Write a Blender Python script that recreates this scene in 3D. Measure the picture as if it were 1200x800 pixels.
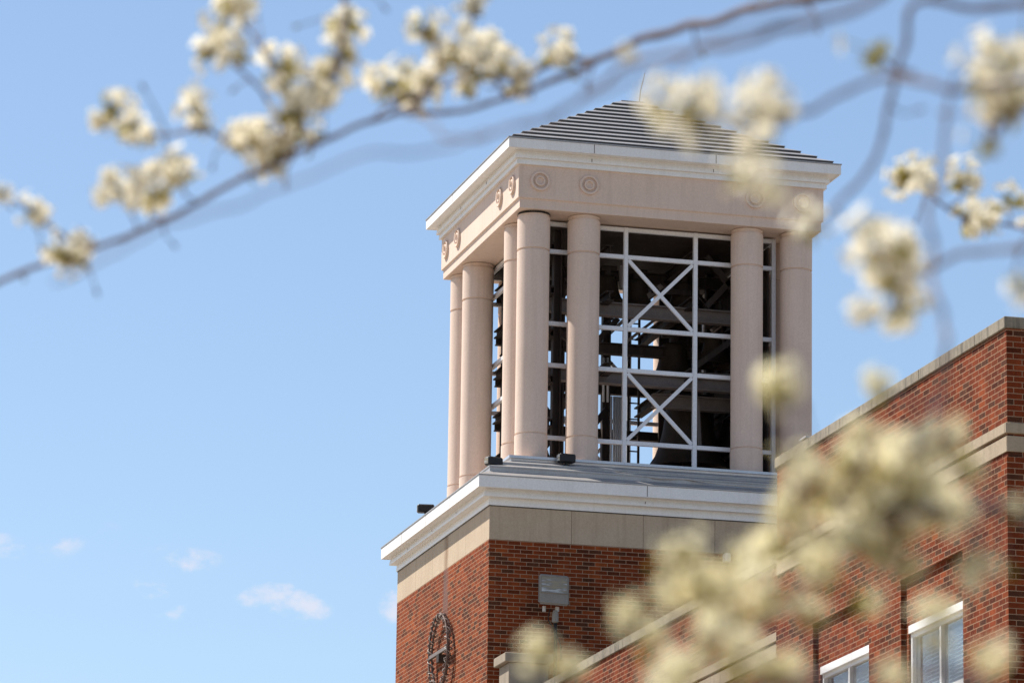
import bpy, bmesh, math, random
from mathutils import Vector, Matrix, noise

for o in list(bpy.data.objects):
    bpy.data.objects.remove(o)
S = bpy.context.scene
COL = S.collection
H = 1.6                                   # eye height: all heights below are measured from the eye

# ------------------------------------------------------------------ camera
FPX, YAW, PIT, ROL = 5414.7, 0.2545, 0.2279, 0.0147
cy, sy, cp, sp = math.cos(YAW), math.sin(YAW), math.cos(PIT), math.sin(PIT)
CF = Vector((sy*cp, cy*cp, sp))
_r = Vector((cy, -sy, 0)); _u = _r.cross(CF)
CR = math.cos(ROL)*_r + math.sin(ROL)*_u
CU = -math.sin(ROL)*_r + math.cos(ROL)*_u
cam = bpy.data.cameras.new('camera')
cam.sensor_width = 36; cam.lens = FPX/1200*36
cam.clip_start = 0.1; cam.clip_end = 20000
cam.dof.use_dof = True; cam.dof.focus_distance = 76; cam.dof.aperture_fstop = 7.4
camo = bpy.data.objects.new('camera', cam); COL.objects.link(camo)
M = Matrix.Identity(4)
for i in range(3):
    M[i][0] = CR[i]; M[i][1] = CU[i]; M[i][2] = -CF[i]
camo.matrix_world = Matrix.Translation((0, 0, H)) @ M
S.camera = camo

def ray(px, py):
    return CF + CR*((px-600)/FPX) - CU*((py-400)/FPX)
def at(px, py, d):                        # a world point d metres deep in the view
    return ray(px, py)*d + Vector((0, 0, H))

# ------------------------------------------------------------------ world and sun
SUN_EL, SUN_AZ = math.radians(55), math.radians(-48)   # azimuth from +Y towards +X
SKY_STRENGTH = 0.0765
W = bpy.data.worlds.new('World'); S.world = W; W.use_nodes = True
wn, wl = W.node_tree.nodes, W.node_tree.links
wn.clear()
wout = wn.new('ShaderNodeOutputWorld'); wbg = wn.new('ShaderNodeBackground')
sky = wn.new('ShaderNodeTexSky'); sky.sky_type = 'NISHITA'; sky.sun_disc = False
sky.sun_elevation = SUN_EL; sky.sun_rotation = SUN_AZ
sky.altitude = 200; sky.air_density = 1.0; sky.dust_density = 0.7; sky.ozone_density = 2.0
wbg.inputs['Strength'].default_value = SKY_STRENGTH
wl.new(wbg.outputs[0], wout.inputs[0])
tc = wn.new('ShaderNodeTexCoord')
def wmath(op, a, b=None, clamp=False):
    n = wn.new('ShaderNodeMath'); n.operation = op; n.use_clamp = clamp
    for i, v in enumerate((a, b)):
        if v is None: continue
        if isinstance(v, (int, float)): n.inputs[i].default_value = v
        else: wl.new(v, n.inputs[i])
    return n.outputs[0]
def wdot(v):
    n = wn.new('ShaderNodeVectorMath'); n.operation = 'DOT_PRODUCT'
    wl.new(tc.outputs['Generated'], n.inputs[0]); n.inputs[1].default_value = v
    return n.outputs['Value']
cn = wn.new('ShaderNodeTexNoise'); cn.inputs['Scale'].default_value = 110
cn.inputs['Detail'].default_value = 6; cn.inputs['Roughness'].default_value = 0.6
cmap = wn.new('ShaderNodeMapping'); cmap.inputs['Scale'].default_value = (1, 1, 1.7)
wl.new(tc.outputs['Generated'], cmap.inputs[0]); wl.new(cmap.outputs[0], cn.inputs['Vector'])
total = None
for (px, py, w, h, tilt, dens) in ((330, 703, 66, 25, -.22, 1.0), (192, 702, 56, 24, -.3, .72), (215, 655, 56, 20, -.1, .55),
                                   (8, 640, 28, 17, -.3, .6), (75, 632, 42, 26, .5, .32), (462, 708, 22, 26, 0, .6), (120, 620, 30, 12, .1, .25)):
    c = ray(px, py).normalized()
    t = CR*math.cos(tilt) + CU*math.sin(tilt); b = CU*math.cos(tilt) - CR*math.sin(tilt)
    t = (t - c*t.dot(c)).normalized(); b = (b - c*b.dot(c)).normalized()
    a1 = wmath('POWER', wmath('ABSOLUTE', wmath('MULTIPLY', wdot(t), FPX/w)), 2.0)
    b1 = wmath('POWER', wmath('ABSOLUTE', wmath('MULTIPLY', wdot(b), FPX/h)), 2.0)
    m = wmath('SUBTRACT', 1.0, wmath('ADD', a1, b1), True)
    m = wmath('MULTIPLY', m, wmath('GREATER_THAN', wdot(c), 0.5))
    m = wmath('MULTIPLY', m, dens)
    total = m if total is None else wmath('MAXIMUM', total, m)
nz = wmath('MULTIPLY', wmath('SUBTRACT', cn.outputs['Fac'], 0.52), 4.2)
cf = wmath('ADD', total, wmath('MULTIPLY', nz, wmath('MINIMUM', wmath('MULTIPLY', total, 3.0), 1.0)))
cf = wmath('MULTIPLY', cf, 0.75, True)
sm = wn.new('ShaderNodeMapRange'); sm.interpolation_type = 'SMOOTHSTEP'
wl.new(cf, sm.inputs[0]); sm.inputs[3].default_value = 0; sm.inputs[4].default_value = 0.6
cmix = wn.new('ShaderNodeMixRGB'); wl.new(sm.outputs[0], cmix.inputs[0]); wl.new(sky.outputs[0], cmix.inputs[1])
cmix.inputs[2].default_value = (5.9, 5.6, 6.0, 1)
wl.new(cmix.outputs[0], wbg.inputs['Color'])

sun = bpy.data.lights.new('sun', 'SUN'); sun.energy = 4.05; sun.angle = math.radians(0.53); sun.color = (1, .945, .86)
suno = bpy.data.objects.new('sun', sun); COL.objects.link(suno)
to_sun = Vector((math.sin(SUN_AZ)*math.cos(SUN_EL), math.cos(SUN_AZ)*math.cos(SUN_EL), math.sin(SUN_EL)))
suno.rotation_euler = to_sun.to_track_quat('Z', 'Y').to_euler()
suno.location = to_sun*200
S.view_settings.view_transform = 'Standard'; S.view_settings.look = 'None'
S.view_settings.gamma = 1; S.view_settings.use_curve_mapping = False
S.view_settings.exposure = 1.0

# ------------------------------------------------------------------ materials
def nodes(name):
    m = bpy.data.materials.new(name); m.use_nodes = True
    nt = m.node_tree; b = nt.nodes['Principled BSDF']
    return m, nt, b
def ramp(nt, fac, stops):
    r = nt.nodes.new('ShaderNodeValToRGB'); e = r.color_ramp.elements
    while len(e) < len(stops): e.new(0.5)
    for i, (p, c) in enumerate(stops):
        e[i].position = p; e[i].color = (*c, 1)
    nt.links.new(fac, r.inputs[0]); return r.outputs[0]
def noise_tex(nt, vec, scale, detail=5, rough=.55, sc=None):
    n = nt.nodes.new('ShaderNodeTexNoise'); n.inputs['Scale'].default_value = scale
    n.inputs['Detail'].default_value = detail; n.inputs['Roughness'].default_value = rough
    if sc:
        mp = nt.nodes.new('ShaderNodeMapping'); mp.inputs['Scale'].default_value = sc
        nt.links.new(vec, mp.inputs[0]); vec = mp.outputs[0]
    nt.links.new(vec, n.inputs['Vector']); return n.outputs['Fac']
def mixc(nt, fac, a, b, mode='MIX'):
    n = nt.nodes.new('ShaderNodeMixRGB'); n.blend_type = mode
    for i, v in enumerate((fac, a, b)):
        if isinstance(v, (int, float)): n.inputs[i].default_value = v
        elif isinstance(v, tuple): n.inputs[i].default_value = (*v, 1)
        else: nt.links.new(v, n.inputs[i])
    return n.outputs[0]
def bump(nt, b, height, strength, dist=.01):
    n = nt.nodes.new('ShaderNodeBump'); n.inputs['Strength'].default_value = strength
    n.inputs['Distance'].default_value = dist
    nt.links.new(height, n.inputs['Height']); nt.links.new(n.outputs[0], b.inputs['Normal'])
def wpos(nt):
    return nt.nodes.new('ShaderNodeNewGeometry').outputs['Position']

def stain_layer(nt, p, col, stain, colour, strength):
    """a vertical run of rust and dirt on the left face, under the cornice"""
    y0, half, zbot = stain
    sep = nt.nodes.new('ShaderNodeSeparateXYZ'); nt.links.new(p, sep.inputs[0])
    def mth(op, a, b2):
        n = nt.nodes.new('ShaderNodeMath'); n.operation = op
        for i, v in enumerate((a, b2)):
            if isinstance(v, (int, float)): n.inputs[i].default_value = v
            else: nt.links.new(v, n.inputs[i])
        return n.outputs[0]
    def rng(v, a, b2, c, d):
        mr = nt.nodes.new('ShaderNodeMapRange'); nt.links.new(v, mr.inputs[0])
        for i, k in enumerate((a, b2, c, d)): mr.inputs[i+1].default_value = k
        return mr.outputs[0]
    wob = mth('MULTIPLY', mth('SUBTRACT', noise_tex(nt, p, 5, 4, .55, (1, 1, .25)), .5), .22)
    d = mth('ABSOLUTE', mth('SUBTRACT', mth('ADD', sep.outputs[1], wob), y0), 0)
    patch = rng(noise_tex(nt, p, 9, 4, .6, (1, 1, .3)), .3, .6, .55, 1)
    f = mth('MULTIPLY', mth('MULTIPLY', rng(d, half*.5, half*1.15, strength, 0), rng(sep.outputs[2], zbot, zbot+.5, 0, 1)), mth('MULTIPLY', rng(sep.outputs[0], 18.5, 18.46, 0, 1), patch))
    return mixc(nt, f, col, colour)

def mottled(name, c1, c2, scale=1.5, rough=.85, metal=0, fine=40, streak=0, streak_col=(.2, .18, .16), bmp=.15, spec=.3, stain=None):
    m, nt, b = nodes(name); p = wpos(nt)
    big = noise_tex(nt, p, scale, 6, .6)
    col = ramp(nt, big, [(.3, c1), (.7, c2)])
    fn = noise_tex(nt, p, fine, 3)
    col = mixc(nt, .35, col, ramp(nt, fn, [(.3, tuple(v*.82 for v in c1)), (.7, tuple(min(1, v*1.1) for v in c2))]))
    if streak:
        st = noise_tex(nt, p, 1.0, 5, .6, (9, 9, .5))
        st = ramp(nt, st, [(.5, (0, 0, 0)), (.75, (1, 1, 1))])
        f = nt.nodes.new('ShaderNodeMath'); f.operation = 'MULTIPLY'; f.inputs[1].default_value = streak
        nt.links.new(st, f.inputs[0])
        col = mixc(nt, f.outputs[0], col, streak_col)
    if stain: col = stain_layer(nt, p, col, stain, (.235, .145, .085), .75)
    nt.links.new(col, b.inputs['Base Color'])
    b.inputs['Roughness'].default_value = rough; b.inputs['Metallic'].default_value = metal
    b.inputs['Specular IOR Level'].default_value = spec
    if bmp: bump(nt, b, fn, bmp, .005)
    return m

def brick_mat(name, dark, mid, hot, grey, mortar, stain=None):
    m, nt, b = nodes(name)
    uv = nt.nodes.new('ShaderNodeUVMap'); uv.uv_map = 'UVMap'
    br = nt.nodes.new('ShaderNodeTexBrick')
    br.offset = .5; br.squash = 1
    br.inputs['Color1'].default_value = (0, 0, 0, 1); br.inputs['Color2'].default_value = (1, 1, 1, 1)
    br.inputs['Mortar'].default_value = (.5, .5, .5, 1)
    br.inputs['Scale'].default_value = 1; br.inputs['Mortar Size'].default_value = .0050
    br.inputs['Mortar Smooth'].default_value = .15; br.inputs['Bias'].default_value = 0
    br.inputs['Brick Width'].default_value = .212; br.inputs['Row Height'].default_value = .0677
    nt.links.new(uv.outputs[0], br.inputs['Vector'])
    col = ramp(nt, br.outputs['Color'], [(0, grey), (.10, grey), (.16, dark), (.42, mid), (.72, mid), (1, hot)])
    p = wpos(nt)
    n1 = noise_tex(nt, p, 60, 4); col = mixc(nt, .35, col, ramp(nt, n1, [(.3, dark), (.7, hot)]))
    n2 = noise_tex(nt, p, .9, 5, .6)
    col = mixc(nt, 1, col, ramp(nt, n2, [(.25, (.66, .64, .64)), (.65, (1.10, 1.06, 1.02))]), 'MULTIPLY')
    st = noise_tex(nt, p, 1.0, 5, .65, (5, 5, .35))
    col = mixc(nt, 1, col, ramp(nt, st, [(.36, (1, 1, 1)), (.72, (.62, .60, .60))]), 'MULTIPLY')
    mcol = ramp(nt, noise_tex(nt, p, 7, 4), [(.3, tuple(v*.8 for v in mortar)), (.7, mortar)])
    col = mixc(nt, br.outputs['Fac'], col, mcol)
    if stain: col = stain_layer(nt, p, col, stain, (.15, .098, .088), .8)
    nt.links.new(col, b.inputs['Base Color'])
    b.inputs['Roughness'].default_value = .88; b.inputs['Specular IOR Level'].default_value = .12
    inv = nt.nodes.new('ShaderNodeMath'); inv.operation = 'SUBTRACT'; inv.inputs[0].default_value = 1
    nt.links.new(br.outputs['Fac'], inv.inputs[1]); bump(nt, b, inv.outputs[0], .6, .008)
    return m

BR = dict(dark=(.045, .010, .005), mid=(.225, .044, .012), hot=(.36, .088, .023), grey=(.050, .030, .020), mortar=(.40, .255, .165))
BRW = dict(dark=(.038, .009, .004), mid=(.180, .034, .010), hot=(.29, .066, .019), grey=(.048, .031, .020), mortar=(.35, .215, .135))
MT = {
 'brick_tower': brick_mat('tower brick', stain=(75.1, .19, 12.85+H), **BR),
 'brick_wing': brick_mat('wing brick', **BRW),
 'limestone': mottled('limestone', (.42, .325, .228), (.50, .40, .29), 1.2, streak=.4, streak_col=(.27, .20, .135)),
 'limestone_wing': mottled('weathered limestone', (.30, .235, .16), (.40, .32, .23), 1.4, streak=.5, streak_col=(.19, .145, .10)),
 'limestone_dull': mottled('dull limestone', (.25, .205, .155), (.33, .275, .21), 1.6, streak=.5, streak_col=(.16, .13, .10)),
 'limestone_band': mottled('stained limestone band', (.42, .325, .228), (.50, .40, .29), 1.2, streak=.4, streak_col=(.27, .20, .135), stain=(75.1, .17, 12.8+H)),
 'coping': mottled('weathered coping', (.17, .145, .11), (.30, .26, .20), 2.5, streak=.9, streak_col=(.05, .045, .036), fine=25),
 'precast': mottled('pink precast', (.64, .495, .400), (.71, .56, .465), .9, streak=.32, streak_col=(.46, .345, .27), rough=.8),
 'white': mottled('white painted metal', (.77, .75, .72), (.83, .815, .79), 1.5, rough=.45, streak=.28, streak_col=(.60, .56, .50), bmp=.02, spec=.4),
 'zinc': mottled('zinc roof', (.36, .335, .32), (.48, .455, .435), 2, rough=.42, metal=.45, bmp=.04, streak=.2),
 'riser_shade': mottled('dark roof riser', (.055, .052, .051), (.085, .08, .078), 3, rough=.7, bmp=.03),  # near-black colour stands in for shade on roof risers and under the cornice
 'flash': mottled('roof flashing', (.50, .50, .52), (.62, .62, .64), 2, rough=.35, metal=.5, bmp=.03),
 'alu': mottled('grey aluminium', (.70, .70, .72), (.80, .80, .82), 2, rough=.45, metal=.15, bmp=.02),
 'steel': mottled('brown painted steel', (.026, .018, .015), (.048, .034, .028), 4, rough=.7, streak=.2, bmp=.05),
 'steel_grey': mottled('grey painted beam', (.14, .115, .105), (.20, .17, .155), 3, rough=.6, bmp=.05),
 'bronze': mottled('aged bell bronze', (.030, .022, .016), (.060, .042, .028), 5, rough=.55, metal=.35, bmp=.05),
 'black': mottled('black housing', (.012, .011, .011), (.022, .02, .02), 6, rough=.5, bmp=.03),
 'lamp_grey': mottled('grey lamp housing', (.225, .20, .17), (.285, .255, .22), 6, rough=.55, bmp=.04),
 'rust': mottled('rusty wire', (.10, .066, .055), (.21, .155, .135), 14, rough=.8, bmp=.2),
 'wire_light': mottled('grey wire', (.42, .38, .34), (.55, .50, .45), 12, rough=.7, bmp=0),
 'window_white': mottled('white window frame', (.72, .71, .69), (.80, .79, .77), 3, rough=.4, bmp=.02),
 'blind': mottled('blind slats', (.62, .62, .60), (.70, .70, .68), 3, rough=.6, bmp=0),
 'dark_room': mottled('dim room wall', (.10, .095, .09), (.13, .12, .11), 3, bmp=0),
 'roofing': mottled('flat roofing felt', (.16, .155, .15), (.22, .21, .20), 3),
 'bark': mottled('bark', (.105, .078, .080), (.18, .138, .138), 30, rough=.85, fine=120, bmp=.4),
 'ground': mottled('pale paving', (.23, .19, .145), (.29, .245, .195), .4, rough=.9),
 'grass': mottled('lawn', (.05, .085, .025), (.085, .13, .04), .6, rough=.95),
}
def glass_mat():
    m, nt, b = nodes('window glass')
    b.inputs['Base Color'].default_value = (.80, .86, .88, 1); b.inputs['Roughness'].default_value = 0
    b.inputs['IOR'].default_value = 1.5; b.inputs['Transmission Weight'].default_value = .92
    b.inputs['Specular IOR Level'].default_value = .9
    n = noise_tex(nt, wpos(nt), 1.3, 2); bump(nt, b, n, .03, .03)
    return m
MT['glass'] = glass_mat()
def lens_mat():
    m, nt, b = nodes('lamp lens')
    p = wpos(nt)
    st = noise_tex(nt, p, 1, 3, .6, (4, 4, 26))
    nt.links.new(ramp(nt, st, [(.35, (.30, .25, .16)), (.5, (.22, .20, .165)), (.64, (.50, .52, .52))]), b.inputs['Base Color'])
    b.inputs['Roughness'].default_value = .45; return m
MT['lens'] = lens_mat()
def petal_mat(name, c1, c2):
    m, nt, b = nodes(name)
    p = wpos(nt)
    col = ramp(nt, noise_tex(nt, p, 90, 2), [(.3, c1), (.7, c2)])
    d = nt.nodes.new('ShaderNodeBsdfDiffuse'); t = nt.nodes.new('ShaderNodeBsdfTranslucent'); mx = nt.nodes.new('ShaderNodeMixShader')
    nt.links.new(col, d.inputs[0]); nt.links.new(col, t.inputs[0]); mx.inputs[0].default_value = .5
    nt.links.new(d.outputs[0], mx.inputs[1]); nt.links.new(t.outputs[0], mx.inputs[2])
    nt.links.new(mx.outputs[0], nt.nodes['Material Output'].inputs[0]); return m
def leaf_mat():
    m, nt, b = nodes('young leaf')
    p = wpos(nt)
    col = ramp(nt, noise_tex(nt, p, 60, 2), [(.3, (.27, .235, .03)), (.7, (.42, .35, .06))])
    d = nt.nodes.new('ShaderNodeBsdfDiffuse'); t = nt.nodes.new('ShaderNodeBsdfTranslucent'); mx = nt.nodes.new('ShaderNodeMixShader')
    nt.links.new(col, d.inputs[0]); nt.links.new(col, t.inputs[0]); mx.inputs[0].default_value = .45
    nt.links.new(d.outputs[0], mx.inputs[1]); nt.links.new(t.outputs[0], mx.inputs[2])
    nt.links.new(mx.outputs[0], nt.nodes['Material Output'].inputs[0]); return m
MT['petal'] = petal_mat('petal', (.86, .79, .59), (.93, .89, .77)); MT['petal_cream'] = petal_mat('shaded cream petal', (.86, .78, .49), (.93, .88, .67)); MT['leaf'] = leaf_mat()  # cream version holds the yellowish tint of leaves and shade in its colour
MT['stamen'] = mottled('stamen', (.45, .36, .10), (.34, .20, .12), 80, bmp=0)

# ------------------------------------------------------------------ builders
def thing(name, label, cat, loc=(0, 0, 0), group=None):
    o = bpy.data.objects.new(name, None); COL.objects.link(o)
    o.location = loc; o.empty_display_size = .3
    tag(o, label, cat, group); return o
def tag(o, label, cat, group=None):
    o['label'] = label; o['category'] = cat
    if group: o['group'] = group
    return o
def world_loc(o):
    v = Vector((0, 0, 0))
    while o: v = v + o.location; o = o.parent
    return v
def mk(name, bm, mats, parent=None, origin=None, smooth=False, uv=False):
    """link a bmesh that was modelled in world coordinates as one mesh object"""
    base = world_loc(parent) if parent else Vector((0, 0, 0))
    org = Vector(origin) if origin is not None else (base if parent else Vector((0, 0, 0)))
    if uv:
        L = bm.loops.layers.uv.new('UVMap')
        for f in bm.faces:
            n = f.normal
            for l in f.loops:
                c = l.vert.co
                if abs(n.x) > .7: l[L].uv = (c.y+.031, c.z-H)
                elif abs(n.y) > .7: l[L].uv = (c.x+.106, c.z-H)
                else: l[L].uv = (c.x, c.y)
    for v in bm.verts: v.co -= org
    me = bpy.data.meshes.new(name); bm.to_mesh(me); bm.free()
    for m in (mats if isinstance(mats, (list, tuple)) else [mats]): me.materials.append(MT[m])
    if smooth:
        for f in me.polygons: f.use_smooth = True
        me.set_sharp_from_angle(angle=math.radians(40))
    o = bpy.data.objects.new(name, me); COL.objects.link(o)
    if parent: o.parent = parent
    o.location = org - base
    return o
def dup(o, parent, world, rotz=0):
    c = o.copy(); COL.objects.link(c); c.parent = parent
    c.location = Vector(world) - world_loc(parent); c.rotation_euler = (0, 0, rotz); return c
def box(bm, x0, x1, y0, y1, z0, z1, mi=0, bev=0):
    vs = [bm.verts.new((x, y, z)) for z in (z0, z1) for y in (y0, y1) for x in (x0, x1)]
    q = ((0, 2, 3, 1), (4, 5, 7, 6), (0, 1, 5, 4), (2, 6, 7, 3), (0, 4, 6, 2), (1, 3, 7, 5))
    fs = [bm.faces.new([vs[i] for i in f]) for f in q]
    for f in fs: f.material_index = mi; f.normal_update()
    if bev:
        es = set(e for f in fs for e in f.edges)
        bmesh.ops.bevel(bm, geom=list(es), offset=bev, segments=1, affect='EDGES')
        for f in bm.faces: f.normal_update()
def square(bm, cx, cyy, prof, mi=0, cap0=True, cap1=True):
    """revolve (half_side, z) round a square: cornices, roofs"""
    rings = []
    for h, z in prof:
        rings.append([bm.verts.new((cx+sx*h, cyy+s2*h, z)) for sx, s2 in ((-1, -1), (1, -1), (1, 1), (-1, 1))])
    for a, b in zip(rings, rings[1:]):
        for i in range(4):
            j = (i+1) % 4
            f = bm.faces.new((a[i], a[j], b[j], b[i])); f.material_index = mi
    if cap0: bm.faces.new(rings[0][::-1])
    if cap1: bm.faces.new(rings[-1])
    bm.normal_update()
def lathe(bm, cx, cyy, prof, n=40, axis=Vector((0, 0, 1)), org=None, mi=0):
    q = Vector((0, 0, 1)).rotation_difference(axis)
    org = org or Vector((cx, cyy, 0))
    rings = []
    for r, z in prof:
        rings.append([bm.verts.new(q @ Vector((r*math.cos(2*math.pi*k/n), r*math.sin(2*math.pi*k/n), z)) + org) for k in range(n)])
    for a, b in zip(rings, rings[1:]):
        for k in range(n):
            f = bm.faces.new((a[k], a[(k+1) % n], b[(k+1) % n], b[k])); f.material_index = mi
    bm.faces.new(rings[0][::-1]).material_index = mi; bm.faces.new(rings[-1]).material_index = mi
    bm.normal_update()
def bar(bm, a, b, w, d, up=Vector((0, 1, 0)), mi=0):
    """straight rectangular section between two points; w across, d along 'up'"""
    a, b = Vector(a), Vector(b); t = (b-a).normalized()
    n = (up - t*up.dot(t)).normalized(); s = t.cross(n)
    v = [p + s*(w/2*i) + n*(d/2*j) for p in (a, b) for i, j in ((-1, -1), (1, -1), (1, 1), (-1, 1))]
    v = [bm.verts.new(c) for c in v]
    for f in ((3, 2, 1, 0), (4, 5, 6, 7), (0, 1, 5, 4), (1, 2, 6, 5), (2, 3, 7, 6), (3, 0, 4, 7)):
        bm.faces.new([v[i] for i in f]).material_index = mi
    bm.normal_update()
def tube(bm, pts, rad, n=8, mi=0):
    pts = [Vector(p) for p in pts]
    if not isinstance(rad, (list, tuple)): rad = [rad]*len(pts)
    rings = []; nrm = None
    for i, p in enumerate(pts):
        t = (pts[min(i+1, len(pts)-1)] - pts[max(i-1, 0)]).normalized()
        if nrm is None: nrm = t.orthogonal().normalized()
        nrm = (nrm - t*nrm.dot(t)).normalized(); s = t.cross(nrm)
        rings.append([bm.verts.new(p + (nrm*math.cos(2*math.pi*k/n) + s*math.sin(2*math.pi*k/n))*rad[i]) for k in range(n)])
    for a, b in zip(rings, rings[1:]):
        for k in range(n):
            f = bm.faces.new((a[k], a[(k+1) % n], b[(k+1) % n], b[k])); f.material_index = mi; f.smooth = True
    bm.faces.new(rings[0][::-1]).material_index = mi; bm.faces.new(rings[-1]).material_index = mi
    bm.normal_update()
def spline(pts, n=8):
    """Catmull-Rom through tuples of any length"""
    P = [pts[0]] + list(pts) + [pts[-1]]; out = []
    for i in range(1, len(P)-2):
        for k in range(n):
            t = k/n
            out.append(tuple(.5*((2*b) + (c-a)*t + (2*a-5*b+4*c-d)*t*t + (3*b-a-3*c+d)*t**3) for a, b, c, d in zip(P[i-1], P[i], P[i+1], P[i+2])))
    out.append(tuple(pts[-1])); return out
NB = bmesh.new

# ------------------------------------------------------------------ ground
g = NB(); box(g, -6000, 6000, -6000, 6000, -.5, 0)
o = mk('ground', g, 'ground'); o['kind'] = 'structure'

# ------------------------------------------------------------------ bell tower
TX, TY, TS = 18.998, 72.742, 5.4           # front left corner of the frieze, its width
CX, CY = TX+TS/2, TY+TS/2
HS = TS/2
XL, YF = TX-.5587, TY-.5587                # brick faces: left and front
tower = thing('bell_tower', 'square brick bell tower with pink columns round its belfry and a stepped grey roof', 'bell tower', (CX, CY, 0))
HB = HS+.5587
b = NB(); box(b, CX-HB, CX+HB, CY-HB, CY+HB, 0, 13.954+H); mk('brick_shaft', b, 'brick_tower', tower, uv=True)

# limestone band: slabs with open joints over a backing
b = NB(); z0, z1 = 13.954+H, 14.523+H
box(b, CX-HB+.02, CX+HB-.02, CY-HB+.02, CY+HB-.02, z0+.002, z1)
jf = [XL, 19.839, 21.068, 22.309, 23.55, CX+HB]
jl = [YF, 73.75, 75.10, 76.10, 77.32, CY+HB]
J = .004
for a, c in zip(jf, jf[1:]):
    box(b, a + (0 if a == XL else J), c - (0 if c == jf[-1] else J), YF, YF+.018, z0+.003, z1-.001)
    box(b, a + (0 if a == XL else J), c - (0 if c == jf[-1] else J), CY+HB-.018, CY+HB, z0+.003, z1-.001)
for a, c in zip(jl, jl[1:]):
    box(b, XL, XL+.018, a + (.0185 if a == YF else J), c - (.0185 if c == jl[-1] else J), z0+.003, z1-.001)
    box(b, CX+HB-.018, CX+HB, a + (.0185 if a == YF else J), c - (.0185 if c == jl[-1] else J), z0+.003, z1-.001)
mk('stone_band', b, 'limestone_band', tower)
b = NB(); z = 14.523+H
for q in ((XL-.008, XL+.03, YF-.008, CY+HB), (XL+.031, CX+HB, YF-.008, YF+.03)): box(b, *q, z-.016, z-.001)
mk('shadow_line', b, 'riser_shade', tower)  # dark strip painted in for the shadow line under the cornice

def cornice(half, z_bot, z_mid, z_fas, z_top, o_fas, o_mid, o_low):
    """white metal cornice of three members with a small cove between them"""
    b = NB()
    dm, dl = z_fas-z_mid, z_mid-z_bot
    p = [(half-.02, z_bot), (half+o_low, z_bot), (half+o_low, z_bot+.35*dl), (half+o_low-.004, z_bot+.6*dl), (half+o_low-.012, z_mid+.004),
         (half+o_mid, z_mid), (half+o_mid, z_mid+.30*dm), (half+o_mid-.008, z_mid+.55*dm), (half+o_mid-.024, z_mid+.82*dm), (half+o_mid-.03, z_fas+.010),
         (half+o_fas-.028, z_fas+.008), (half+o_fas-.028, z_fas), (half+o_fas, z_fas), (half+o_fas, z_top), (half-.02, z_top+.004)]
    square(b, CX, CY, [(h, z+H) for h, z in p])
    return b
lc = mk('lower_cornice', cornice(HB, 14.523, 14.648, 14.772, 14.965, .2502, .128, .022), 'white', tower)
def seams(parent, half, o_fas, o_mid, spots, zf, zt, zb, along):
    h = half+o_fas+.002; hm = half+o_mid+.009
    for k in spots:
        for d, q0, q1 in ((h, zf, zt), (hm, zb, zf-.06)):
            b = NB()
            if along == 'x': box(b, k-.006, k+.006, CY-d, CY-d+.004, q0+H, q1+H)
            else: box(b, CX-d, CX-d+.004, k-.006, k+.006, q0+H, q1+H)
            mk('seam', b, 'steel_grey', parent)
seams(lc, HB, .2502, .135, (21.06, 23.4), 14.78, 14.96, 14.68, 'x'); seams(lc, HB, .2502, .135, (73.9, 75.6, 77.4), 14.78, 14.96, 14.68, 'y')

# stepped ledge roof between cornice and curb
HO = HB+.2502
b = NB()
p = [(HO-.02, 14.969), (HO+.012, 14.969), (HO+.012, 14.985), (HS+.568, 15.090), (HS+.568, 15.160), (HS+.58, 15.162), (HS+.58, 15.184),
     (HS+.328, 15.262), (HS+.328, 15.284), (HS+.338, 15.286), (HS+.338, 15.304), (HS+.09, 15.385), (HS+.06, 15.392)]
square(b, CX, CY, [(h, z+H) for h, z in p]); mk('ledge_roof', b, 'zinc', tower)
b = NB()
p = [(HS+.02, 15.39), (HS+.08, 15.392), (HS+.085, 15.43), (HS+.125, 15.434), (HS+.125, 15.478), (HS+.02, 15.488)]
square(b, CX, CY, [(h, z+H) for h, z in p]); mk('curb', b, 'flash', tower)
b = NB(); box(b, CX-HS+.0, CX+HS, CY-HS, CY+HS, 15.3+H, 15.50+H); mk('belfry_floor', b, 'precast', tower)

# columns
R = .278; E1, E2 = .372, 1.252
z0, z1 = 15.50+H, 19.759+H
zg1, zg2 = 15.925+H, 19.105+H
prof = [(R, z0), (R, zg1-.008), (R-.022, zg1), (R-.022, zg1+.012), (R-.006, zg1+.024), (R-.004, zg2-.02), (R-.026, zg2-.008), (R-.026, zg2+.006),
        (R-.002, zg2+.018), (R, z1-.085), (R-.018, z1-.078), (R-.018, z1-.05), (R-.004, z1-.046), (R-.004, z1-.012), (R-.03, z1-.010), (R-.03, z1)]
spots = [(a, c) for a in (E1, E2, TS-E2, TS-E1) for c in (E1, E2, TS-E2, TS-E1)]
spots = [(a, c) for a, c in spots if a in (E1, TS-E1) or c in (E1, TS-E1)]
first = None
for a, c in spots:
    w = (TX+a, TY+c, z0)
    if first is None:
        b = NB(); lathe(b, w[0], w[1], prof, 48); first = mk('column', b, 'precast', tower, origin=w, smooth=True)
    else: dup(first, tower, w)

b = NB(); lathe(b, TX+E1, TY+E1, [(R-.010, z1-.045), (R+.003, z1-.040), (R-.004, z1-.012), (R-.012, z1-.002)], 40); mk('open_joint', b, 'black', tower)

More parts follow.
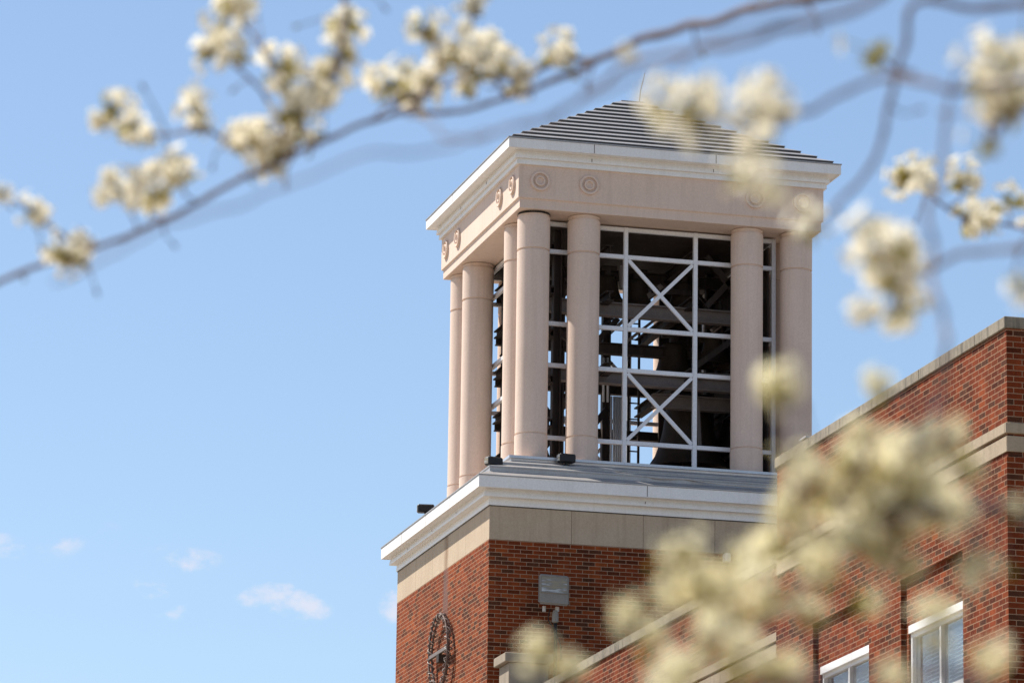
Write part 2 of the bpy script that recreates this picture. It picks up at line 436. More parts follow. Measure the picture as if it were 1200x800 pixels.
# entablature: frieze above a slightly recessed architrave
b = NB()
p = [(HS-.035, 19.759), (HS-.032, 19.765), (HS-.032, 19.915), (HS, 19.935), (HS, 20.505)]
square(b, CX, CY, [(h, z+H) for h, z in p]); ent = mk('entablature', b, 'precast', tower)
rp = [(.170, -.004), (.168, .036), (.160, .042), (.132, .040), (.126, .003), (.094, .003), (.090, .034), (.080, .042), (.062, .040), (.052, .014), (.006, .010)]
rz = 20.235+H
rfirst = None
for face in range(4):
    for a in (E1, E2-.02, TS-E2+.02, TS-E1):
        w = [(TX+a, TY, rz), (TX, TY+a, rz), (TX+a, TY+TS, rz), (TX+TS, TY+a, rz)][face]
        rot = [0, -math.pi/2, math.pi, math.pi/2][face]
        if rfirst is None:
            b = NB(); lathe(b, 0, 0, rp, 32, Vector((0, -1, 0)), Vector(w)); rfirst = mk('roundel', b, 'precast', tower, origin=w, smooth=True)
        else: dup(rfirst, tower, w, rot)
uc = mk('upper_cornice', cornice(HS, 20.505, 20.60, 20.727, 20.889, .239, .085, .045), 'white', tower)
seams(uc, HS, .239, .085, (20.25, 22.4), 20.735, 20.885, 20.62, 'x'); seams(uc, HS, .239, .085, (74.6, 76.4), 20.735, 20.885, 20.62, 'y')

# stepped roof: courses with a lip, the shade below each painted near-black
HR = HS+.239
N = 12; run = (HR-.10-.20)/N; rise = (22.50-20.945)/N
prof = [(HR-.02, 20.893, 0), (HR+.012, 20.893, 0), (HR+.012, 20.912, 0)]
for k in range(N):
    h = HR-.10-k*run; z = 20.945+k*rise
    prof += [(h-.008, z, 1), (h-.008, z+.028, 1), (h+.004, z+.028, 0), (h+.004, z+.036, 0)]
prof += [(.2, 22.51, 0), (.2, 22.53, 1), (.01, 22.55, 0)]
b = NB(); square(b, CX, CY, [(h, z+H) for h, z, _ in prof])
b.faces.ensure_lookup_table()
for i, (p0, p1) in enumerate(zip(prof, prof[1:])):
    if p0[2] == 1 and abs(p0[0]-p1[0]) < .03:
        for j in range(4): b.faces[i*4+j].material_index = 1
mk('roof', b, ('zinc', 'riser_shade'), tower)
b = NB(); tube(b, [(CX+.18, CY, 22.5+H), (CX+.21, CY, 22.8+H), (CX+.29, CY, 23.14+H)], [.009, .008, .005], 6); mk('lightning_rod', b, 'steel', tower)

# aluminium grilles
G = .68; BW = .072
cols = [0, 1.40, 2.64, TS-2*G]
zs = [15.56, 15.985, 17.235, 17.955, 19.21, 19.69]
def grille(face):
    """one face of the cage, modelled at the front and turned round the tower's axis"""
    b = NB(); x0, yy = TX+G, TY+G
    for i, c in enumerate(cols):
        box(b, x0+c-BW/2, x0+c+BW/2, yy-.035, yy+.035, 15.502+H, 19.73+H, 0, .004)
    for z in zs:
        for a, c in zip(cols, cols[1:]):
            box(b, x0+a+BW/2, x0+c-BW/2, yy-.031, yy+.031, z-BW/2+H, z+BW/2+H, 0, .004)
    rot = Matrix.Translation((CX, CY, 0)) @ Matrix.Rotation(face*math.pi/2, 4, 'Z') @ Matrix.Translation((-CX, -CY, 0))
    b.transform(rot); gr = mk('grille', b, 'alu', tower)
    for za, zb in ((zs[1], zs[2]), (zs[3], zs[4])):
        x = NB()
        A = Vector((x0+cols[1]+BW/2+.012, yy, za+BW/2+.012+H)); B = Vector((x0+cols[2]-BW/2-.012, yy, zb-BW/2-.012+H))
        A2 = Vector((A.x, yy, B.z)); B2 = Vector((B.x, yy, A.z)); mid = (A+B)/2; t = (B2-A2).normalized()
        bar(x, A, B, .062, .046); bar(x, A2, mid-t*.028, .062, .042); bar(x, mid+t*.028, B2, .062, .042)
        x.transform(rot); mk('cross_brace', x, 'alu', gr)
for f in range(4): grille(f)
b = NB(); box(b, TX+G+.06, TX+TS-G-.06, TY+G+.06, TY+TS-G-.06, 19.66+H, 19.752+H); mk('ceiling', b, 'steel', tower)

# ------------------------------------------------------------------ steel framework and bells inside the belfry
fr = thing('bell_framework', 'dark brown steel framework with grey beams that carries the bells inside the belfry', 'steel frame', (CX, CY, 15.5+H))
def T(x, y, z): return Vector((TX+x, TY+y, z+H))
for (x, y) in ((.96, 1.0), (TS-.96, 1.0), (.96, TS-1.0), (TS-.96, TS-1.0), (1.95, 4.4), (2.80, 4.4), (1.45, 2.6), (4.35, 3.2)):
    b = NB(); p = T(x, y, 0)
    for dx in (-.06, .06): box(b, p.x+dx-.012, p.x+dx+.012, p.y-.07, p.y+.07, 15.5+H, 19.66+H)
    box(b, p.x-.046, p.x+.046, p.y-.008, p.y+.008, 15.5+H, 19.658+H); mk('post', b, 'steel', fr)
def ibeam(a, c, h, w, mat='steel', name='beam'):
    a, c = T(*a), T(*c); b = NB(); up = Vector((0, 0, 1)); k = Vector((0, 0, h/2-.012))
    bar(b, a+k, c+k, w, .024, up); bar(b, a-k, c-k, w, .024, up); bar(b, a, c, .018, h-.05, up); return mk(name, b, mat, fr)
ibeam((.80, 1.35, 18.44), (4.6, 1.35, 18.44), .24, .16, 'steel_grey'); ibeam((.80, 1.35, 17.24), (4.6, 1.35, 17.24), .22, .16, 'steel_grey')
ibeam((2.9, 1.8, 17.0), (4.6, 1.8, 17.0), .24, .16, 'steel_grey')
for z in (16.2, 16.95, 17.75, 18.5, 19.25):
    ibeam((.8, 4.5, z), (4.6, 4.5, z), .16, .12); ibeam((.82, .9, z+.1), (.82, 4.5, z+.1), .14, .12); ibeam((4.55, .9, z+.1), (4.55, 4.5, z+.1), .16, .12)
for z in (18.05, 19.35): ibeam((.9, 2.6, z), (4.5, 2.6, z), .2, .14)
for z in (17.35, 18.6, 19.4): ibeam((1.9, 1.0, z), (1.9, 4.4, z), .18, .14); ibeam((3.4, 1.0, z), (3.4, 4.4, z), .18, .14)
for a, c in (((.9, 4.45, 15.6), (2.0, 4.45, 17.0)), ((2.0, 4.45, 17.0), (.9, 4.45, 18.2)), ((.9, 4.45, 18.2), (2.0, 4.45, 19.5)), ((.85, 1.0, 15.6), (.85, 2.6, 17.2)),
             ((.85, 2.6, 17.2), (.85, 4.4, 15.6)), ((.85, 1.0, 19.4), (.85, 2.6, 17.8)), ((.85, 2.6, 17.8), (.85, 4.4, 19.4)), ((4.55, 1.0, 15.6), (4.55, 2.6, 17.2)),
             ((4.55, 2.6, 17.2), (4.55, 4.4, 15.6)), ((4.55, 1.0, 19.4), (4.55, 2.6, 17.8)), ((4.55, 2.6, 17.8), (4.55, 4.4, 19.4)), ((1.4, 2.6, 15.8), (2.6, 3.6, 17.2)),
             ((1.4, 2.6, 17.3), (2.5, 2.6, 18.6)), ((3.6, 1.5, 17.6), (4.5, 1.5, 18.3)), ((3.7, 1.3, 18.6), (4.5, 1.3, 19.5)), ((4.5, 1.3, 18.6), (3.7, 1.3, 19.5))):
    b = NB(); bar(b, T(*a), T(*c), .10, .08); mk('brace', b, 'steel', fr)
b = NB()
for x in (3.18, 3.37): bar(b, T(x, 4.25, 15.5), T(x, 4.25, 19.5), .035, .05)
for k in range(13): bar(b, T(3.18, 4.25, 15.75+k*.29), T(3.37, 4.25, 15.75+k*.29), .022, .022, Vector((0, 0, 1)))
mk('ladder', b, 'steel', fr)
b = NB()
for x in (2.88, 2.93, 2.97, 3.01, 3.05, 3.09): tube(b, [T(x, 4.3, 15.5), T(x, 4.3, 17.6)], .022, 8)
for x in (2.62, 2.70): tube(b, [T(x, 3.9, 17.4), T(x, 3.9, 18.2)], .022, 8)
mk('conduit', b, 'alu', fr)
b = NB(); box(b, TX+4.645, TX+4.67, TY+.77, TY+4.0, 15.52+H, 19.6+H); mk('sky_block_panel', b, 'steel', fr)  # added dark sheets, here and below, closing off the sky behind the bells
b = NB(); box(b, TX+3.78, TX+4.58, TY+4.38, TY+4.41, 15.52+H, 19.6+H); mk('sky_block_panel', b, 'steel', fr)
b = NB(); box(b, TX+1.05, TX+1.9, TY+4.36, TY+4.39, 18.62+H, 19.6+H); mk('sky_block_panel', b, 'steel', fr)
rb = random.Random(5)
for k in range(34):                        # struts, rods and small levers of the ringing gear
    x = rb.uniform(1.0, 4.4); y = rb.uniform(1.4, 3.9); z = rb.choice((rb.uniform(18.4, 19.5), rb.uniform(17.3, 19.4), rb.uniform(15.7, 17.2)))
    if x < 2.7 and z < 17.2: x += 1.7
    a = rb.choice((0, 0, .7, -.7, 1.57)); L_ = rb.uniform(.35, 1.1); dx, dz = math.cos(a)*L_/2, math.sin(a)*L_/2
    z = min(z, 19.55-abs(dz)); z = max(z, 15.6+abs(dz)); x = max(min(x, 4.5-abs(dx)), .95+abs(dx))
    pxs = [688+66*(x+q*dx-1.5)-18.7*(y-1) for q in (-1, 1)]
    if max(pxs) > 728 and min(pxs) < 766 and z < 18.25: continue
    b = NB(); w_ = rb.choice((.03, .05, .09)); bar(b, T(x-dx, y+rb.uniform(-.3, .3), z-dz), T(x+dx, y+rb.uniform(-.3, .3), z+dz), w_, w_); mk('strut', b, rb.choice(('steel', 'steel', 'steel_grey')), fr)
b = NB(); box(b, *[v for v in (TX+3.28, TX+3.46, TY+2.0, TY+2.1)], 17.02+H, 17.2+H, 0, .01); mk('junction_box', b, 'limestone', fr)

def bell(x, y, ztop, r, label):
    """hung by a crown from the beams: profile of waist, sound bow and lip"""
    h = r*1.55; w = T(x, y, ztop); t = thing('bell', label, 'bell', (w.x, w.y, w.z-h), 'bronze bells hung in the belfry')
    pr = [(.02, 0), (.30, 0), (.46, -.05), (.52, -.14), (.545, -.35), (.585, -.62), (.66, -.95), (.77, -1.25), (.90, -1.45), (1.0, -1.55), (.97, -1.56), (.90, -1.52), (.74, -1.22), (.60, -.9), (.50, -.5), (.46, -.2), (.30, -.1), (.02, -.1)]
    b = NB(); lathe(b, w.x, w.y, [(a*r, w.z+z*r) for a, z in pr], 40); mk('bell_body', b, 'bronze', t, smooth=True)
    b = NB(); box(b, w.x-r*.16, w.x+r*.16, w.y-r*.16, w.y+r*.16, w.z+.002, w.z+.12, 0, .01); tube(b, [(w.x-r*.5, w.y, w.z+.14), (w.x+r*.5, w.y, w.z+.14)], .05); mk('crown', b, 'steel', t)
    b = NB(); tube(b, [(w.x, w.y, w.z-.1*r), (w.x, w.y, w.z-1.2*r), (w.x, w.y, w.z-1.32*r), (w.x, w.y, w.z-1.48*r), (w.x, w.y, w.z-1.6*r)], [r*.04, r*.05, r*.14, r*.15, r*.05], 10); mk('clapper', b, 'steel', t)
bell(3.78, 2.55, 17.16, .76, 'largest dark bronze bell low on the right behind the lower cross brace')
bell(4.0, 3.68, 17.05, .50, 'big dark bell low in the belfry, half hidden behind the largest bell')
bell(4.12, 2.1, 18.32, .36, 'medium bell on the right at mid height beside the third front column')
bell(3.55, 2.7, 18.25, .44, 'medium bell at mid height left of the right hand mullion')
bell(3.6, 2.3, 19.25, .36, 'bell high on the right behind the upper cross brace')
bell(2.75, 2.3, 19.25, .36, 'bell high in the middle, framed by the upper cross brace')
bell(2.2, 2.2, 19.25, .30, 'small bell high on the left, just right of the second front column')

# ------------------------------------------------------------------ brick wings
def layered_wall(b, xa, xb, y0, y1, z0, z1, holes):
    """a wall slab facing -X, cut by rectangular holes (ya, yb, za, zb) that share za/zb"""
    if not holes: box(b, xa, xb, y0, y1, z0, z1); return
    za, zb = holes[0][2], holes[0][3]
    box(b, xa, xb, y0, y1, zb, z1); box(b, xa, xb, y0, y1, z0, za)
    e = [y0] + [v for h in sorted(holes) for v in h[:2]] + [y1]
    for a, c in zip(e[::2], e[1::2]): box(b, xa, xb, a, c, za, zb)
def coping_slabs(b, x0, x1, y0, y1, z0, z1, over, step, ax):
    a = y0 if ax == 'y' else x0; end = y1 if ax == 'y' else x1; k = 0
    while a < end-.01:
        c = min(end, a+step*(1+.25*math.sin(k*2.3)))
        if end-c < .3: c = end
        if ax == 'y': box(b, x0-over, x1+over, a+.004, c-.004, z0, z1, 0, .006)
        else: box(b, a+.004, c-.004, y0-over, y1+over, z0, z1, 0, .006)
        a = c; k += 1

HX, HY0, HY1, HXE = 18.561, 48.75, 57.31, 34.0
REC = .06
tall = thing('brick_building', 'taller red brick wing on the right with recessed window bays and two stone bands', 'building', (HX+7, (HY0+HY1)/2, 0))
recs = [(50.24, 52.40, 4.0+H, 9.935+H), (53.59, 55.77, 4.0+H, 9.935+H)]
wins = [(50.246, 52.30, 7.0+H, 9.365+H), (53.596, 55.66, 7.0+H, 9.365+H)]
b = NB()
layered_wall(b, HX, HX+REC, HY0, HY1, 0, 10.763+H, recs)
layered_wall(b, HX+REC, HX+.36, HY0, HY1, 0, 10.763+H, wins)
box(b, HX+.02, HX+.36, HY0+.02, HY1, 10.763+H, 11.161+H)                 # backing of the stone bands
box(b, HX+.012, HX+.36, HY0+.012, HY1, 11.161+H, 12.272+H)               # parapet
box(b, HX+.36, HXE, HY0, HY0+.3, 0, 10.763+H); box(b, HX+.36, HXE, HY0+.02, HY0+.3, 10.763+H, 11.161+H); box(b, HX+.36, HXE, HY0+.012, HY0+.3, 11.161+H, 12.272+H)
box(b, HX+.36, HXE, HY1-.3, HY1, 0, 12.272+H); box(b, HXE-.3, HXE, HY0+.3, HY1-.3, 0, 12.27+H)
mk('wall', b, 'brick_wing', tall, uv=True)
b = NB(); coping_slabs(b, HX+.012, HX+.36, HY0-.018, HY1+.03, 12.274+H, 12.41+H, .03, 1.0, 'y')
coping_slabs(b, HX+.40, HXE, HY0+.012, HY0+.30, 12.274+H, 12.408+H, .03, 1.0, 'x'); mk('coping', b, 'coping', tall)
def belt(x, y0, y1, xe, z, parent, front=True):
    """two stone members with a dark reveal under each"""
    b = NB()
    k = y0+.02; n = 0
    while k < y1-.01:
        c = min(y1, k+1.35)
        if y1-c < .4: c = y1
        box(b, x-.018, x+.02, k+.003, c-.003, z+.276, z+.396, 0, .004); box(b, x+.002, x+.02, k+.003, c-.003, z+.062, z+.246, 0, .004); k = c
    if front:
        box(b, x-.018, xe, y0-.018, y0+.02, z+.276, z+.396, 0, .004); box(b, x+.002, xe, y0+.002, y0+.02, z+.062, z+.246, 0, .004)
    mk('stone_belt', b, 'limestone_wing', parent)
belt(HX, HY0, HY1, HXE, 10.763+H, tall)
b = NB(); box(b, HX+.36, HXE-.3, HY0+.3, HY1-.3, 11.7+H, 11.85+H); mk('flat_roof', b, 'roofing', tall)
b = NB(); box(b, HX+1.6, HX+1.7, HY0+.3, HY1-.3, 0, 11.6+H); mk('inner_partition', b, 'dark_room', tall)
for (ya, yb, za, zb) in wins:
    b = NB(); x0 = HX+.088; x1 = HX+.20; ym = (ya+yb)/2
    box(b, x0-.03, x1, ya, yb, zb-.10, zb, 0, .004)                        # head
    box(b, x0, x1, ya, ya+.06, za, zb-.10, 0, .004); box(b, x0, x1, yb-.06, yb, za, zb-.10, 0, .004)
    box(b, x0+.012, x1, ya+.06, yb-.06, zb-.15, zb-.10)                   # top rail
    box(b, x0+.006, x1, ym-.032, ym+.032, za+.06, zb-.15, 0, .004)
    box(b, x0, x1, ya+.06, yb-.06, za, za+.06)
    for y2, y3 in ((ya+.06, ym-.032), (ym+.032, yb-.06)):
        box(b, x0+.010, x1-.02, y2, y3, zb-.96, zb-.90)                     # transom
    w = mk('window', b, 'window_white', tall)
    g = NB(); box(g, x0+.05, x0+.056, ya+.05, yb-.05, za+.05, zb-.14); mk('pane', g, 'glass', w)
    g = NB()
    z = za+.08
    while z < zb-.25:
        for y2, y3 in ((ya+.09, ym-.04), (ym+.04, yb-.09)):
            bar(g, (x0+.17, y2, z), (x0+.17, y3, z), .004, .042, Vector((.75, 0, .66)))
        z += .05
    mk('blind', g, 'blind', w)

LX, LY1, LXE = 18.64, YF-.01, 33.0
low = thing('brick_building', 'lower red brick wing between the bell tower and the taller wing', 'building', (LX+7, (HY1+LY1)/2, 0))
b = NB(); box(b, LX, LX+.36, HY1+.01, LY1, 0, 9.718+H); box(b, LX+.02, LX+.36, HY1+.01, LY1, 9.718+H, 10.116+H); box(b, LX+.012, LX+.36, HY1+.01, LY1, 10.116+H, 11.03+H)
box(b, LX+.36, LXE, LY1-.3, LY1, 0, 10.9+H); box(b, LXE-.3, LXE, HY1+.01, LY1-.3, 0, 10.9+H)
mk('wall', b, 'brick_wing', low, uv=True)
b = NB(); coping_slabs(b, LX+.012, LX+.36, HY1+.03, LY1-.005, 11.032+H, 11.17+H, .03, 1.05, 'y'); mk('coping', b, 'coping', low)
belt(LX, HY1+.01, LY1, LXE, 9.718+H, low, False)
b = NB(); box(b, LX+.36, LXE-.3, HY1+.01, LY1-.3, 10.3+H, 10.45+H); mk('flat_roof', b, 'roofing', low)

# ------------------------------------------------------------------ small things
# stone pier standing on the lower roof in front of the tower
pr = thing('stone_pier', 'pale limestone pier with a capstone in front of the tower base', 'stone pier', (18.95, 71.55, 10.45+H))
b = NB(); box(b, 18.56, 19.22, 71.24, 71.86, 10.455+H, 11.78+H, 0, .01); mk('shaft', b, 'limestone_dull', pr)
b = NB(); box(b, 18.48, 19.28, 71.17, 71.92, 11.784+H, 11.935+H, 0, .012); mk('capstone', b, 'limestone_dull', pr)

# floodlight on a pole in front of the brick
fx, fy, fz = 19.405, YF-.42, 13.07+H
fl = thing('floodlight', 'grey rectangular floodlight on a thin pole in front of the dark brick wall', 'floodlight', (fx, fy, 10.45+H))
b = NB(); tilt = Matrix.Translation((fx, fy, fz)) @ Matrix.Rotation(math.radians(-5), 4, 'X') @ Matrix.Rotation(math.radians(1.5), 4, 'Y')
def shell(b, w, h, ya, yb, k):
    v = []
    for yy, s in ((ya, 1), (yb, k)):
        for x, z in ((-1, -1), (1, -1), (1, 1), (-1, 1)): v.append(b.verts.new((x*w*s/2, yy, z*h*s/2)))
    for f in ((0, 1, 2, 3), (7, 6, 5, 4), (1, 0, 4, 5), (2, 1, 5, 6), (3, 2, 6, 7), (0, 3, 7, 4)): b.faces.new([v[i] for i in f])
    bmesh.ops.recalc_face_normals(b, faces=b.faces)
    bmesh.ops.bevel(b, geom=list(b.edges), offset=.028, segments=3, affect='EDGES')
shell(b, .53, .52, -.13, .12, .74); b.transform(tilt); hs = mk('housing', b, 'lamp_grey', fl, smooth=True)
b = NB(); box(b, -.215, .215, -.140, -.128, -.05, .205, 0, .004); b.transform(tilt); mk('lens', b, 'lens', fl)
b = NB()
for q in ((-.235, -.215, -.066, .222), (.215, .235, -.066, .222)): box(b, q[0], q[1], -.146, -.128, q[2], q[3], 0, .004)
box(b, -.215, .215, -.145, -.128, .205, .224, 0, .004); box(b, -.215, .215, -.145, -.128, -.068, -.05, 0, .004)
b.transform(tilt); mk('lens_frame', b, 'lamp_grey', fl)
b = NB(); lathe(b, 0, 0, [(.03, fz-.34), (.03, fz-.25)], 12, org=Vector((fx-.13, fy+.0, 0))); lathe(b, 0, 0, [(.035, fz-.33), (.035, fz-.25)], 12, org=Vector((fx+.09, fy, 0)))
mk('clamp', b, 'wire_light', fl, smooth=True)
b = NB(); lathe(b, 0, 0, [(.03, fz-.52), (.055, fz-.50), (.055, fz-.38), (.04, fz-.31)], 14, org=Vector((fx+.06, fy, 0))); mk('knuckle', b, 'lamp_grey', fl, smooth=True)
b = NB(); tube(b, [(fx+.06, fy, fz-.50), (fx+.07, fy, fz-.8), (fx+.08, fy, 10.46+H)], .03, 10); mk('pole', b, 'black', fl)
b = NB(); tube(b, spline([(fx-.02, fy+.02, fz-.28), (fx-.05, fy+.03, fz-.45), (fx+.04, fy+.02, fz-.62), (fx+.16, fy+.05, fz-.85), (fx+.22, fy+.2, fz-1.1)], 6), .009, 6); mk('cable', b, 'black', fl)

# small black spotlights on the ledge
def spot(name, label, p, yaw, roll=0):
    p = Vector(p); t = thing('spotlight', label, 'spotlight', p, 'black spotlights on the ledge')
    b = NB(); box(b, -.145, .145, -.075, .075, .055, .20, 0, .02); Mx = Matrix.Translation(p) @ Matrix.Rotation(yaw, 4, 'Z') @ Matrix.Rotation(roll, 4, 'X'); b.transform(Mx); mk('housing', b, 'black', t)
    b = NB(); box(b, -.152, -.143, -.055, .055, .075, .18, 0, .003); b.transform(Mx); mk('lens', b, 'lens', t)
    b = NB(); box(b, -.04, .04, -.05, .05, -.03, .015); box(b, -.02, .02, -.02, .02, .015, .057); b.transform(Mx); mk('bracket', b, 'black', t)
spot('spotlight', 'small black spotlight at the front left corner of the ledge beside a column foot', (TX-.45, TY-.36, 15.165+H), math.radians(20))
spot('spotlight', 'small black spotlight against the curb between the two left front columns', (TX+.83, TY-.22, 15.33+H), math.radians(8))
spot('spotlight', 'small black spotlight on the edge of the sunlit left cornice, seen against the sky', (TX-.66, TY+3.50, 15.07+H), math.radians(-10))

# hoop of dead light wire on the sunlit wall
rc = Vector((XL-.10, 75.08, 12.513+H)); RR = .655
ho = thing('wire_hoop', 'rusty round wire hoop wound with old light string on the sunlit brick wall', 'hoop', rc)
b = NB()
for r, x in ((RR, -.02), (RR-.05, .02)):
    tube(b, [rc+Vector((x, r*math.cos(t*math.pi/30), r*math.sin(t*math.pi/30))) for t in range(61)], .017, 6)
mk('ring', b, 'rust', ho)
b = NB(); rnd = random.Random(4); pts = []
for t in range(0, 421):
    a = t/420*2*math.pi; tw = a*34
    rr = RR-.03+.036*math.cos(tw)+rnd.uniform(-.02, .02)
    pts.append(rc+Vector((.055*math.sin(tw)+rnd.uniform(-.012, .012), rr*math.cos(a), rr*math.sin(a))))
tube(b, pts, .011, 5); mk('light_string', b, 'rust', ho)
b = NB(); pts = []
for t in range(0, 261):
    a = t/260*2*math.pi; tw = a*19+1
    rr = RR-.04+.05*math.cos(tw)
    pts.append(rc+Vector((.05*math.sin(tw), rr*math.cos(a), rr*math.sin(a))))
tube(b, pts, .008, 5); mk('light_string', b, 'wire_light', ho)
b = NB(); bar(b, rc+Vector((.0, -RR+.02, .0)), rc+Vector((.0, RR-.02, .0)), .055, .06, Vector((0, 0, 1)))
mk('crossbar', b, 'steel_grey', ho)
b = NB(); box(b, rc.x-.03, XL-.001, rc.y-.09, rc.y+.09, rc.z-.17, rc.z-.035, 0, .008); mk('bracket', b, 'steel', ho)

# camera housing at the top of the brick, vent cap on the parapet, loose cable on the ledge
cb = thing('wall_camera', 'small beige camera box with a white bracket high on the shaded tower brick', 'camera', (22.65, YF-.1, 13.95+H))
b = NB(); box(b, 22.55, 22.77, YF-.30, YF-.05, 13.885+H, 14.03+H, 0, .02); mk('housing', b, 'limestone', cb)
b = NB(); box(b, 22.44, 22.54, YF-.16, YF-.004, 13.80+H, 13.94+H, 0, .01); mk('bracket', b, 'white', cb)
b = NB(); tube(b, spline([tuple(Vector((22.78, YF-.1, 13.98+H))), (22.95, YF-.05, 13.93+H), (23.05, YF-.05, 14.02+H), (22.98, YF-.05, 14.10+H)], 6), .008, 6); mk('cable', b, 'steel', cb)
vc = thing('vent_cap', 'small square metal vent cap on the far end of the parapet', 'vent', (18.72, 56.34, 12.41+H))
b = NB(); box(b, 18.64, 18.80, 56.26, 56.42, 12.412+H, 12.47+H, 0, .006); mk('body', b, 'coping', vc)
b = NB(); box(b, 18.60, 18.84, 56.22, 56.46, 12.473+H, 12.50+H, 0, .006); mk('lid', b, 'zinc', vc)
def ledge(x, off, dz=0):                   # height of the ledge roof at an offset from the frieze
    pts = [(-.1, 15.36), (.30, 15.25), (.335, 15.297), (.56, 15.10), (.58, 15.182), (.82, 14.99)]
    z = 15.31-(off-.15)*.48+.03
    return (x, TY-off, z+dz+H)
b = NB(); tube(b, spline([ledge(19.9, .18, .0), ledge(20.2, .24), ledge(20.6, .30, .02), ledge(20.95, .48, .03), ledge(21.3, .60, .02), ledge(21.8, .58, .03), ledge(22.4, .70, .02), ledge(23.4, .74, .02)], 8), .011, 6)
tag(mk('cable', b, 'wire_light'), 'thin pale cable lying loosely along the front ledge roof', 'cable')

# ------------------------------------------------------------------ blossoming tree near the camera
rnd = random.Random(11)
tb = Vector((0, 0, 0)) + Vector((sy, cy, 0))*6.4 + Vector((cy, -sy, 0))*2.1
tree = thing('blossoming_tree', 'pear tree in white blossom, its blurred flowering boughs reaching across the foreground', 'tree', tb)
b = NB()
tp = spline([(*tb, .15), (tb.x+.03, tb.y, .8, .12), (tb.x-.03, tb.y+.05, 1.6, .105), (tb.x+.02, tb.y, 2.6, .085), (tb.x, tb.y+.05, 3.6, .06), (tb.x+.1, tb.y, 4.8, .03), (tb.x+.05, tb.y, 5.6, .01)], 6)
tube(b, [p[:3] for p in tp], [p[3] for p in tp], 14); mk('trunk', b, 'bark', tree, smooth=True)
def trunk_at(z): return min(tp, key=lambda p: abs(p[2]-z))[:3]

BRANCHES = {   # (px, py, depth, radius) once inside the picture, the height it leaves the trunk first
 'main': (2.7, [(1500, -90, 6.6, .016), (1000, -8, 7.0, .011), (860, 18, 7.2, .0105), (760, 44, 7.4, .010), (690, 74, 7.5, .0085), (620, 104, 7.5, .0065), (540, 130, 7.4, .006), (460, 132, 7.3, .006), (380, 162, 7.2, .006), (300, 204, 7.2, .0065), (200, 250, 7.2, .006), (110, 288, 7.2, .006), (0, 330, 7.3, .006), (-90, 370, 7.3, .005)]),
 'second': (2.6, [(1500, -40, 4.3, .012), (1000, 12, 4.4, .009), (880, 46, 4.4, .0075), (780, 60, 4.5, .006), (720, 84, 4.6, .0055), (655, 136, 4.7, .005), (596, 152, 4.8, .0045), (545, 168, 4.9, .004), (505, 146, 5.0, .0035), (480, 128, 5.1, .003)]),
 'third': (2.75, [(1500, -140, 4.6, .009), (900, 26, 4.4, .0042), (800, 66, 4.4, .0040), (700, 112, 4.4, .0036), (620, 148, 4.4, .0034), (520, 172, 4.5, .0034), (430, 176, 4.5, .0034), (340, 214, 4.6, .0034), (260, 250, 4.6, .0032), (190, 268, 4.6, .003), (110, 314, 4.7, .003), (60, 330, 4.7, .002)]),
 'upper': (3.0, [(1400, -260, 7.6, .014), (800, -120, 7.6, .008), (520, -60, 7.5, .005), (420, -30, 7.4, .004), (402, 30, 7.3, .003), (398, 80, 7.2, .003), (345, 120, 7.2, .0035), (330, 165, 7.2, .003)]),
 'side': (2.9, [(1450, -120, 5.2, .012), (1200, 8, 5.2, .009), (1078, 2, 5.2, .0075), (1062, 60, 5.2, .007), (1046, 120, 5.2, .0065), (1022, 185, 5.2, .006), (985, 238, 5.2, .005), (960, 262, 5.1, .003)]),
 'faint': (2.55, [(1500, 60, 4.6, .010), (1200, 96, 4.7, .006), (1110, 106, 4.7, .0055), (1030, 98, 4.8, .005), (950, 132, 4.8, .005), (890, 150, 4.6, .004), (830, 140, 4.4, .003)]),
 'spray': (2.5, [(1450, 300, 8.0, .008), (1230, 278, 8.6, .005), (1200, 268, 8.7, .004), (1150, 262, 8.8, .0035), (1100, 238, 8.8, .003), (1072, 212, 8.8, .002)]),
 'mid': (2.35, [(1500, 250, 4.6, .010), (1230, 282, 4.9, .005), (1130, 302, 5.0, .0045), (1085, 320, 5.0, .004), (1050, 335, 5.0, .003)]),
 'drop': (2.5, [(1300, 120, 4.6, .006), (1100, 220, 4.3, .0045), (1092, 300, 4.2, .0045), (1108, 400, 4.0, .0045), (1100, 470, 4.0, .005), (1075, 540, 3.7, .006), (1000, 610, 3.5, .006)]),
 'low': (1.9, [(1700, 1000, 4.2, .014), (1260, 640, 3.5, .009), (1130, 600, 3.4, .008), (1040, 610, 3.4, .0075), (960, 660, 3.4, .007), (880, 735, 3.4, .007), (800, 725, 3.4, .004), (740, 725, 3.4, .003)]),
 'lower': (1.7, [(1700, 1250, 4.0, .012), (1200, 840, 3.2, .008), (1080, 790, 3.2, .006), (980, 800, 3.2, .006), (900, 800, 3.2, .005), (800, 820, 3.2, .005), (690, 810, 3.3, .004), (630, 790, 3.3, .003)]),
 'rim': (2.4, [(1600, 260, 4.0, .012), (1300, 110, 4.4, .006), (1190, 140, 4.4, .005), (1160, 172, 4.4, .004), (1168, 120, 4.4, .003)]),
}
